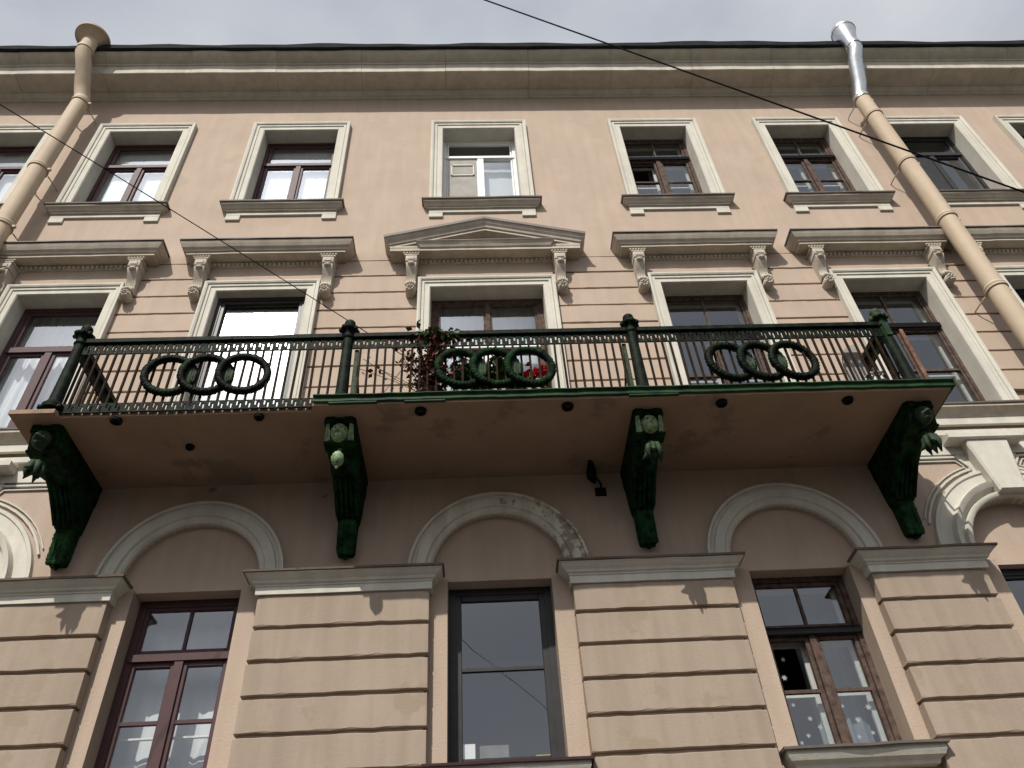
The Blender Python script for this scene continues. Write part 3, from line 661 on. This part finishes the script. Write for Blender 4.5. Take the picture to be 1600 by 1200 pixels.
# ------------------------------------------------------------------ the balcony
bal = empty('balcony', (.2, 0, 6.86))
tag(bal, 'long green cast iron balcony on four carved brackets across the pink facade', 'balcony')
SX0, SX1, SY, SZ = -4.48, 4.86, -1.27, 6.86
m = MB(); pl = [(SX0, .03), (SX1, .03), (SX1, SY), (-1.58, SY), (-1.6, -1.185)]
for i in range(1, 20): pl.append((-1.6-2.42*i/20, -1.185+random.uniform(-.008, .006)))
pl += [(-4.03, -1.19), (-4.05, SY), (SX0, SY)]
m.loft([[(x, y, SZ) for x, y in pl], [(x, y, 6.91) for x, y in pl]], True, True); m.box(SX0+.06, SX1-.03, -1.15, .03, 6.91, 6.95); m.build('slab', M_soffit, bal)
m = MB(); n = 70; secs = []
for i in range(n+1):
    x = -1.58+(SX1+.05+1.58)*i/n; j = random.uniform(-.004, .004)
    secs.append([(x, SY+.02, 6.985+j), (x, SY-.035, 6.98+j), (x, SY-.045, 6.962+j), (x, SY-.018, 6.945+j), (x, SY-.018, 6.905+j), (x, SY-.03, 6.892+j), (x, SY-.012, 6.884+j)])
m.loft(secs)
secs = [[(SX1+.05, SY-.03, 6.98), (SX1+.05, SY-.03, 6.89)], [(SX1+.05, -.02, 6.98), (SX1+.05, -.02, 6.89)]]; m.loft(secs)
m.build('edge_flashing', M_flashg, bal)
for a, b, z in ((-1.42, -.95, 6.872), (-.68, -.28, 6.870), (1.55, 2.05, 6.872)):
    m = MB(); m.bbox(a, b, SY-.035, SY-.006, z-.012, z+.006, .003); m.build('flashing_lip', M_flashg, bal)
PX = [-4.13, -1.325, 1.735, 4.545]; RY = -1.2
prof = [(.0, 6.95), (.10, 6.95), (.105, 6.99), (.085, 7.02), (.07, 7.04), (.066, 7.06), (.060, 7.35), (.055, 7.70), (.055, 7.84), (.065, 7.85), (.07, 7.865), (.06, 7.88), (.062, 7.92), (.075, 7.95), (.095, 7.985), (.095, 8.01), (.06, 8.02), (.05, 8.03), (.055, 8.055), (.062, 8.085), (.057, 8.115), (.035, 8.14), (.0, 8.15)]
for i, px in enumerate(PX):
    pe = empty('railing_post', (px, RY, 6.95), bal)
    mm = M_green
    m = MB(); m.lathe([(r, z) for r, z in prof[:15]], (px, RY, 0), 16); m.build('shaft', mm, pe, 40)
    m = MB(); m.lathe([(r, z) for r, z in prof[12:17]], (px, RY, 0), 16)
    for k in range(8):
        t = 2*math.pi*k/8+.2; m.ball((px+.088*math.cos(t), RY+.088*math.sin(t), 7.985), .026, .026, .034, 7, 5)
    m.build('capital', M_greenlit if i == 3 else mm, pe, 40)
    m = MB(); m.lathe([(r, z) for r, z in prof[16:]], (px, RY, 0), 14)
    m.build('finial', M_greenlit if i == 3 else mm, pe, 1)
    m = MB(); m.bbox(px-.115, px+.115, RY-.07, RY+.115, 6.94, 6.985, .01); m.build('post_base', mm, pe)
    if 0 < i < 3:                                         # stay behind the post
        s = 1 if i == 1 else -1
        m = MB(); m.box(px+s*.1-.02, px+s*.1+.02, RY+.02, RY+.05, 6.96, 7.72)
        m.tube([(px+s*.12, RY+.05, 7.5), (px+s*.13, RY+.12, 7.3), (px+s*.14, RY+.3, 7.08), (px+s*.14, RY+.42, 6.96)], .012, 6)
        m.build('stay', M_greenlit, pe)
    if i == 3:
        m = MB(); m.bbox(px-.035, px+.03, RY-.07, RY-.056, 7.68, 7.88, .003); m.build('mossy_strip', M_flashg, pe)

ZTR0, ZTR1 = 7.862, 7.93
def key_band(pt, length, z0, z1, unit, name):
    """openwork meander between two thin rails; pt(u, y, z) maps along the rail"""
    m = MB(); h = z1-z0; th = .015; n = max(1, round(length/unit)); u = length/n
    def bx(a, b, p, q): m.loft([[pt(a, -.008, p), pt(b, -.008, p), pt(b, .008, p), pt(a, .008, p)], [pt(a, -.008, q), pt(b, -.008, q), pt(b, .008, q), pt(a, .008, q)]], True, True)
    bx(0, length, z0, z0+.014); bx(0, length, z1-.008, z1)
    a0, a1 = z0+.014, z1-.008; hh = a1-a0
    for i in range(n):                                    # solid meander with two staggered slits
        o = i*u
        bx(o, o+.20*u, a0, a1); bx(o+.40*u, o+.60*u, a0, a1); bx(o+.80*u, o+u, a0, a1)
        bx(o+.20*u, o+.40*u, a0, a0+.34*hh); bx(o+.60*u, o+.80*u, a0+.70*hh, a1)
    return m
bars0 = None
bm_ = MB(); bm_.bbox(-.011, .011, RY-.011, RY+.011, 7.0, 7.722, .003)
def baluster(x, y):
    global bars0
    if bars0 is None:
        bars0 = bm_.build('baluster', M_rust, bal, origin=(0, RY, 7.0)); bars0.location = Vector((x, y, 7.0))-W['balcony']; return
    o = bars0.copy(); C.objects.link(o); o.location = Vector((x, y, 7.0))-W['balcony']; o.rotation_euler = (random.uniform(-.008, .008), random.uniform(-.012, .012), 0)
RING = {0: (-3.085, -2.72, -2.345), 1: (-.125, .235, .594), 2: (2.712, 3.05, 3.388)}
def ring_mesh():
    m = MB(); n, k = 180, 12; secs = []
    for i in range(n):
        t = 2*math.pi*i/n; row = []
        for j in range(k):
            a = 2*math.pi*j/k; leaf = (i/4.5+(j % 3)*.33) % 1.0
            r = .032+.013*leaf+random.uniform(-.003, .003)*(.8+.2*math.cos(a*2))
            row.append(((.238+r*math.cos(a))*math.cos(t), r*math.sin(a)*1.05, (.238+r*math.cos(a))*math.sin(t)))
        secs.append(row)
    secs.append(secs[0]); m.loft(secs, True)
    for q in (.25, .75):                                   # ribbon crossings
        t = 2*math.pi*q
        for d in (-.05, .05): m.lathe([(.047, -.012), (.05, 0), (.047, .012)], (.238*math.cos(t+d), 0, .238*math.sin(t+d)), 10, 'y')
    return m
ring0 = None
for b in range(3):
    a, c_ = PX[b]+.055, PX[b+1]-.055
    m = MB(); m.bbox(a, c_, RY-.035, RY+.035, ZTR0, ZTR1, .008); m.build('top_rail', M_green, bal)
    key_band(lambda u, y, z: (a+u, RY+y, z), c_-a, 7.715, ZTR0, .0905, '').build('key_pattern_frieze', M_green, bal)
    key_band(lambda u, y, z: (a+u, RY-.012+y, z), c_-a, *((6.895, 7.012) if b == 0 else (6.945, 7.01)), .0905, '').build('bottom_rail', M_green, bal)
    n = round((c_-a)/.0885)
    for i in range(1, n): baluster(a+(c_-a)*i/n, RY)
    for i, rx in enumerate(RING[b]):
        if ring0 is None: ring0 = ring_mesh().build('wreath', M_green, bal, 1, origin=(0, 0, 0)); o = ring0
        else: o = ring0.copy(); C.objects.link(o)
        o.location = Vector((rx, RY-.025, 7.366))-W['balcony']; o.rotation_euler = (0, random.uniform(0, 6), R(8)); o.rotation_mode = 'XYZ'
        if b == 1: o.material_slots[0].link = 'OBJECT'; o.material_slots[0].material = M_brk
    for i in range(2):                                     # leaf ornament where two wreaths overlap
        cx = (RING[b][i]+RING[b][i+1])/2; m = MB()
        for q in range(-3, 4): m.ball((cx+q*.024, RY-.02-.004*(q % 2), 7.36-.006*abs(q)), .02, .016, .15-.022*abs(q), 7, 7)
        for q in (-1, 0, 1): m.ball((cx+q*.03, RY-.04, 7.25-.012*abs(q)), .024, .02, .03, 8, 5)
        m.build('leaf_ornament', M_greenlit, bal, 1)
for sx, x in ((-1, PX[0]), (1, PX[3])):
    m = MB(); m.bbox(x-.035, x+.035, RY+.055, .03, ZTR0, ZTR1, .006); m.build('side_rail', M_green, bal)
    key_band(lambda u, y, z: (x+y, RY+.055+u, z), 1.17, 7.715, ZTR0, .0905, '').build('side_frieze', M_green, bal)
    key_band(lambda u, y, z: (x+y, RY+.055+u, z), 1.17, 6.952, 7.01, .0905, '').build('side_bottom_rail', M_green, bal)
    for i in range(1, 13): baluster(x, RY+.055+i*.0885)
for x, y, r in ((-3.5, -1.14, .06), (-2.12, -1.14, .05), (-.53, -1.16, .06), (.94, -1.17, .062), (2.51, -1.16, .06), (3.82, -1.15, .058), (-2.91, -.7, .045)):
    m = MB(); m.lathe([(0, .02), (r, .0), (r*.95, -.03), (r*.6, -.045), (r*.45, -.03), (r*.4, .0)], (x, y, SZ), 12); m.build('drain_stub', M_black, bal, 40)

# carved brackets
SEC = [(6.862, -1.10, .155), (6.80, -1.095, .155), (6.79, -1.03, .148), (6.64, -.95, .145), (6.62, -.88, .14), (6.605, -.64, .136), (6.54, -.50, .132), (6.47, -.40, .128), (6.41, -.31, .124), (6.34, -.23, .118), (6.285, -.185, .11), (6.27, -.15, .098), (6.20, -.155, .096), (6.10, -.155, .094), (6.0, -.14, .092), (5.93, -.11, .088), (5.905, -.07, .075)]
def bracket(bx, kind):
    e = empty('bracket', (bx, 0, 5.88), bal)
    m = MB(); secs = []
    foot = []
    for z, y, h in SEC:
        b = min(.03, abs(y)*.3); (secs if z > 6.28 else foot).append([(bx-h, .0, z), (bx-h, y+b, z), (bx-h+b, y, z), (bx-h*.35, y, z), (bx-h*.3, y+b*.5, z), (bx+h*.3, y+b*.5, z), (bx+h*.35, y, z), (bx+h-b, y, z), (bx+h, y+b, z), (bx+h, 0, z)])
    m.loft(secs+foot[:1], True, True)
    mf = MB(); mf.loft(foot, True, True)
    for i in range(10):                                    # overlapping leaf scales down the foot
        z = 6.24-.036*i
        for s in (-1, 0, 1): mf.ball((bx+s*.055+random.uniform(-.006, .006), -.148+.004*i, z), .036, .018, .04, 7, 5)
    for q in (-.1, -.05, 0, .05, .1):                       # ribs down the belly
        m.tube([(bx+q, y-.004, z) for z, y, h in SEC[6:11]], [.012, .022, .024, .022, .014], 6)
    for s in (-1, 1):                                      # side volutes
        pts = []
        for i in range(22):
            t = i*.42; r = .15-.0062*i; pts.append((bx+s*.145, -.45+r*math.cos(t)*1.3, 6.70+r*math.sin(t)*.8))
        m.tube(pts, .012, 5)
    mf.ball((bx, -.05, 5.885), .03, .03, .03, 7, 5)
    mf.build('leaf_foot', M_foot, e, 45)
    m.build('bracket_body', M_brk, e, 45)
    for s in (-1, 1):                                      # drapery that frames the mask
        m = MB(); m.loft([[(bx+s*.135, -1.06, 6.79), (bx+s*.10, -1.075, 6.79), (bx+s*.10, -.95, 6.79)], [(bx+s*.145, -1.0, 6.62), (bx+s*.085, -1.03, 6.62), (bx+s*.085, -.9, 6.62)]], True, True)
        m.build('drapery', M_verd if kind in (1, 2) else M_brk, e)
    m = MB(); m.bbox(bx-.15, bx+.15, -1.02, -.86, 6.597, 6.62, .006); m.build('ledge', M_brk, e)
    lion = kind in (0, 3)
    hz, hy = (6.69, -1.06) if lion else (6.70, -1.03)
    def face(d):
        k = 1.0
        if d.y < 0:
            k += .10*math.exp(-((d.x/.30)**2+((d.z-.42)/.16)**2))            # brow
            k -= .2*math.exp(-(((abs(d.x)-.33)/.15)**2+((d.z-.15)/.13)**2))  # eye sockets
            k += (.5 if lion else .34)*math.exp(-((d.x/(.22 if lion else .13))**2+((d.z+.1)/.2)**2))             # nose
            k += .09*math.exp(-(((abs(d.x)-.42)/.2)**2+((d.z+.22)/.22)**2))  # cheeks
            k -= .18*math.exp(-((d.x/.28)**2+((d.z+.42)/.07)**2))            # mouth
            k += .12*math.exp(-((d.x/.22)**2+((d.z+.66)/.16)**2))            # chin
        return k
    m = MB(); m.ball((bx, hy, hz), .086, .09, .105, 44, 34, face)
    m.build('mask', (M_verd if kind in (1, 2) else M_greenlit), e, 1)
    m = MB()                                               # curls of hair round the face
    for i in range(15):
        t = math.pi*(-.25+1.5*i/14); m.ball((bx+.088*math.cos(t), hy+.03, hz+.012+.105*math.sin(t)), .03, .035, .03, 8, 6)
    m.build('hair', M_greenlit if kind in (1, 2) else M_green, e, 1)
    for s in (-1, 1):
        m = MB(); m.ball((bx+s*.029, hy-.064, hz+.018), .015, .014, .011, 8, 6); m.build('eye', M_green, e, 1)
    pz, py = 6.42, -.98
    m = MB()
    if kind == 1:
        m.ball((bx, py, pz), .062, .062, .085, 16, 14, lambda d: 1+.07*math.sin(9*math.atan2(d.y, d.x)+12*d.z)); m.ball((bx, py-.0, pz-.1), .016, .016, .022, 8, 6)
        m.tube([(bx, py, pz+.07), (bx, py+.08, pz+.2)], .02, 6)
    else:
        for i in range(7):
            t = 2*math.pi*i/7; d = Vector((math.cos(t), math.sin(t), 0))
            pts = [(bx, py, pz+.08), (bx+.055*d.x, py+.055*d.y, pz+.03), (bx+.07*d.x, py+.07*d.y, pz-.04), (bx+(.13 if i % 2 else .06)*d.x, py+(.13 if i % 2 else .06)*d.y, pz-(.08 if i % 2 else .13))]
            m.tube(pts, [.02, .034, .03, .006], 6)
        m.ball((bx, py, pz-.01), .05, .05, .075, 12, 9); m.tube([(bx, py, pz+.06), (bx, py+.08, pz+.2)], .026, 6)
    m.build('pendant', M_verd if kind == 1 else M_greenlit, e, 1)
for i, bx in enumerate((-4.185, -1.335, 1.765, 4.585)): bracket(bx, i)

# ------------------------------------------------------------------ drainpipes
def pipe(x, joints, top, label, funnel_mat, bend_mat, flare):
    e = empty('drainpipe', (x, -.35, 0)); tag(e, label, 'drainpipe', 'drainpipes on the facade')
    r = .135; y = -.35
    zs = [top]+joints; last = None
    for i in range(len(zs)-1):
        a, b = zs[i], zs[i+1]
        m = MB(); m.lathe([(r*.97, b-a-.03), (r*.97, -.0), ], (x, y, a), 24); m.lathe([(r*1.0, 0), (r*1.06, -.015), (r*1.06, -.05), (r*.99, -.06)], (x, y, a), 24); m.build('pipe_section', M_pipe, e, 45)
        m = MB(); m.lathe([(r*1.01, .03), (r*1.09, .03), (r*1.09, 0), (r*1.01, 0)], (x, y, a-.09), 24)
        for s in (-1, 1):
            m.tube([(x+s*.1, y+.12, a-.075), (x+s*.16, -.08, a-.12), (x+s*.16, 0.01, a-.12)], .011, 6)
        m.box(x+.13, x+.19, y-.02, y+.02, a-.095, a-.055)
        m.build('clamp', bend_mat if (i == 0 and bend_mat is M_galv) else M_pipe, e, 45)
    p0, p1, p2 = (x, y, top), (x, y, top+.06), (flare[0], -.78, 15.62)
    m = MB(); m.tube([(x, y, top-.06), p1, (x*.7+flare[0]*.3, y*.7-.78*.3, top+.3), (x*.3+flare[0]*.7, y*.3-.78*.7, 15.42), p2, (flare[0], -.78, flare[1]-.02)], r*.94, 20); m.build('offset_bend', bend_mat, e, 45)
    for z, yy, xx in ((top, y, x), (15.74, -.78, flare[0])):
        m = MB(); m.lathe([(r*.95, .05), (r*1.03, .045), (r*1.05, 0), (r*1.03, -.045), (r*.95, -.05)], (xx, yy, z), 20); m.build('joint_ring', bend_mat, e, 45)
    m = MB(); m.lathe(flare[2], (flare[0], -.78, flare[1]), 28); m.build('funnel', funnel_mat, e, 35)
    return e
pipe(-6.535, [12.7, 11.25, 9.75, 8.3, 6.8, 5.3, 3.8, 2.3, .5], 14.72, 'beige painted drainpipe with a wide flat funnel', M_pipe, M_pipe,
     (-6.62, 16.02, [(.125, -.1), (.13, 0), (.16, .03), (.27, .13), (.29, .135), (.295, .17), (.27, .175), (.2, .16)]))
pipe(7.0, [14.04, 12.56, 11.06, 9.49, 7.95, 6.4, 4.9, 3.4, 1.9, .5], 14.62, 'drainpipe with a shiny galvanised funnel and bend', M_galv, M_galv,
     (7.1, 15.9, [(.125, -.12), (.128, 0), (.20, .30), (.215, .36), (.225, .362), (.225, .40), (.215, .405), (.21, .45), (.2, .455), (.19, .40)]))

# ------------------------------------------------------------------ overhead cables
def sag(a, b, s, n=24):
    a, b = Vector(a), Vector(b); return [a.lerp(b, i/n)-Vector((0, 0, s*4*(i/n)*(1-i/n))) for i in range(n+1)]

# ------------------------------------------------------------------ plants and things on the balcony
def leaf(m, p, sz, rnd):
    d = Vector((rnd.uniform(-1, 1), rnd.uniform(-1, 1), rnd.uniform(-1, .6))).normalized(); u = d.cross(Vector((rnd.uniform(-1, 1), .3, rnd.uniform(-1, 1)))).normalized(); p = Vector(p); nrm = d.cross(u)
    m.add([p, p+d*sz*.5+u*sz*.36+nrm*sz*.1, p+d*sz, p+d*sz*.5-u*sz*.36+nrm*sz*.1], [(0, 1, 2), (0, 2, 3)])
rnd = random.Random(11)
# creeper with red leaves, growing in a pot
e = empty('red_creeper', (-.45, -1.0, 6.95)); tag(e, 'creeper with dark red leaves climbing the balcony railing left of the wreaths', 'plant')
m = MB(); m.lathe([(0, 0), (.12, 0), (.16, .24), (.175, .24), (.175, .28), (.15, .28), (.14, .25), (0, .25)], (-.45, -.95, 6.952), 18); tag(m.build('plant_pot', M_terra), 'dull clay pot holding the red creeper on the balcony floor', 'plant pot')
st = MB(); lv = MB(); lg = MB()
for i in range(22):
    x0 = -.45+rnd.uniform(-.08, .08); x1 = -.43+rnd.gauss(0, .17); zt = rnd.uniform(7.35, 7.9)
    pts = [(x0, -1.0, 7.2), (x0*.5+x1*.5, -1.1, 7.2+(zt-7.2)*.5), (x1, -1.17, zt)]
    if i < 4: zt = rnd.uniform(7.3, 7.6); x1 = -.5-rnd.uniform(.2, .75); pts = [(x0, -1.0, 7.2), (x0*.5+x1*.5, -1.12, 7.32), (x1, -1.19, zt)]
    st.tube(pts, .004, 4)
    nl = 30 if i >= 4 else 9
    for k in range(nl):
        t = rnd.uniform(.1, 1); a = Vector(pts[0]).lerp(Vector(pts[1]), t*2) if t < .5 else Vector(pts[1]).lerp(Vector(pts[2]), t*2-1)
        q = a+Vector((rnd.gauss(0, .04), rnd.gauss(0, .03), rnd.gauss(0, .04)))
        leaf(lv if rnd.random() < (.8 if q.z < 7.8 else .4) else lg, q, rnd.uniform(.045, .085), rnd)
for k in range(230):
    q = (-.42+rnd.gauss(0, .12), -1.18+rnd.gauss(0, .06), 7.87+rnd.gauss(0, .04)); leaf(lg if rnd.random() < .7 else lv, q, rnd.uniform(.05, .1), rnd)
for k in range(380):
    q = (-.36+rnd.gauss(0, .08), -1.15+rnd.gauss(0, .06), rnd.uniform(7.2, 7.88)); leaf(lv, q, rnd.uniform(.04, .08), rnd)
st.build('stems', M_twig, e); o = lv.build('red_leaves', M_redleaf, e); o['kind'] = 'stuff'; o = lg.build('leaves', M_leaf, e); o['kind'] = 'stuff'
# long planter with leafy shrubs behind the middle wreaths
m = MB(); x0, x1 = -.2, .75
m.bbox(x0, x1, -1.12, -.9, 6.955, 7.14, .008); m.box(x0-.015, x1+.015, -1.135, -.885, 7.12, 7.15)
tag(m.build('planter_box', M_board), 'grey planter box behind the middle wreaths of the railing', 'planter')
e = empty('planter_shrub', (.2, -1.0, 7.15)); tag(e, 'leafy green plants with pale stalks in the planter behind the middle wreaths', 'plant')
st = MB(); lv = MB()
for i in range(52):
    x0 = rnd.uniform(-.18, .5); zt = 7.15+rnd.uniform(.2, .52)*(1 if x0 < .35 else .6); x1 = x0+rnd.gauss(0, .05)
    pts = [(x0, -1.0+rnd.uniform(-.06, .06), 7.14), ((x0+x1)/2, -1.06, (7.14+zt)/2), (x1, -1.08+rnd.uniform(-.05, .06), zt)]; st.tube(pts, .006, 4)
    for k in range(46):
        t = rnd.uniform(.1, 1); a = Vector(pts[0]).lerp(Vector(pts[2]), t); leaf(lv, a+Vector((rnd.gauss(0, .035), rnd.gauss(0, .03), rnd.gauss(0, .03))), rnd.uniform(.05, .1), rnd)
st.build('stalks', M_wick, e); o = lv.build('leaves', M_leaf, e); o['kind'] = 'stuff'
e = empty('red_geranium', (.68, -1.08, 7.15)); tag(e, 'bright red geranium in flower inside the rightmost of the middle wreaths', 'flower')
st = MB(); fl = MB(); lv = MB()
for bx, bz, n_ in ((.735, 7.36, 60), (.66, 7.345, 46), (.60, 7.33, 30), (.53, 7.32, 30), (.42, 7.38, 16), (.33, 7.58, 10)):
    st.tube([(bx-.04, -1.0, 7.14), (bx, -1.12, bz)], .005, 4)
    for k in range(n_):
        d = Vector((rnd.gauss(0, 1), rnd.gauss(0, 1), rnd.gauss(0, 1))).normalized(); p = Vector((bx, -1.15, bz))+d*.045
        for s in range(2): leaf(fl, p, rnd.uniform(.028, .045), rnd)
for k in range(90): leaf(lv, (rnd.uniform(.45, .78), -1.06+rnd.gauss(0, .04), rnd.uniform(7.14, 7.27)), rnd.uniform(.05, .09), rnd)
st.build('stalks', M_leaf, e); fl.build('petals', M_flower, e); o = lv.build('leaves', M_leaf, e); o['kind'] = 'stuff'
# grey board and wicker basket at the right end
m = MB(); pts = []
for i in range(13): t = math.pi/2+math.pi/2*i/12; pts.append((.18+.24*math.cos(t), .42+.42*math.sin(t)))
pts += [(-.06, 0), (.2, 0), (.2, .84)]
m.loft([[(4.10+x*.95, -1.04+z*.08, 6.952+z*1.04) for x, z in pts], [(4.10+x*.95, -1.015+z*.08, 6.952+z*1.04) for x, z in pts]], True, True)
tag(m.build('leaning_board', M_board), 'grey round shouldered board leaning inside the right end of the balcony', 'board')
e = empty('wicker_basket', (4.29, -1.02, 6.952)); tag(e, 'white wicker basket on the floor at the right end of the balcony', 'basket')
m = MB(); m.lathe([(0, .0), (.105, 0), (.135, .29), (.12, .29), (.09, .03), (0, .03)], (4.29, -1.02, 6.952), 24); m.build('basket_body', M_dark, e)
for k in range(5):
    z = 6.985+.06*k; r = .109+.0045*k
    m = MB(); secs = []
    for i in range(49):
        t = 2*math.pi*i/48; q = r+.006*(1 if (i//2+k) % 2 else .3); secs.append([(4.29+q*math.cos(t), -1.02+q*math.sin(t), z+h) for h in (-.026, .026)])
    m.loft(secs); m.build('woven_band', M_wick, e)
# small flood lamp beside the third bracket
e = empty('flood_lamp', (1.33, 0, 6.7)); tag(e, 'small dark flood lamp on the shaded wall beside the third balcony bracket', 'lamp')
m = MB(); m.box(1.30, 1.42, -.02, 0, 6.56, 6.66); m.tube([(1.36, -.02, 6.61), (1.36, -.1, 6.65), (1.30, -.14, 6.73)], .014, 6); m.build('wall_arm', M_black, e)
m = MB(); a = R(-35); 
sec = []
for s_, hw, hh in ((-.13, .12, .09), (.0, .10, .085), (.11, .06, .06)):
    c0 = Vector((1.27, -.17, 6.79))+Vector((math.sin(a)*-1*-s_, -.0, 0))+Vector((s_*.9, .02, -s_*.6))
    sec.append([c0+Vector((0, -hw, -hh)), c0+Vector((0, hw, -hh)), c0+Vector((0, hw, hh)), c0+Vector((0, -hw, hh))])
m.loft(sec, True, True); m.build('lamp_head', M_black, e)

for nm, pts, r, lab in (('overhead_cable', sag((-2.96, -5, 9.97), (4.02, -5, 3.67), .0), .0048, 'thick black cable crossing the sky and the upper right windows'),
                        ('overhead_cable', sag((-5.06, -4.08, 8.84), (-.792, 0.0, 8.719), -.03), .0055, 'thin cable running down to the wall left of the balcony door')):
    m = MB(); m.tube(pts, r, 6); tag(m.build(nm, M_black, None, 1), lab, 'cable', 'overhead cables')
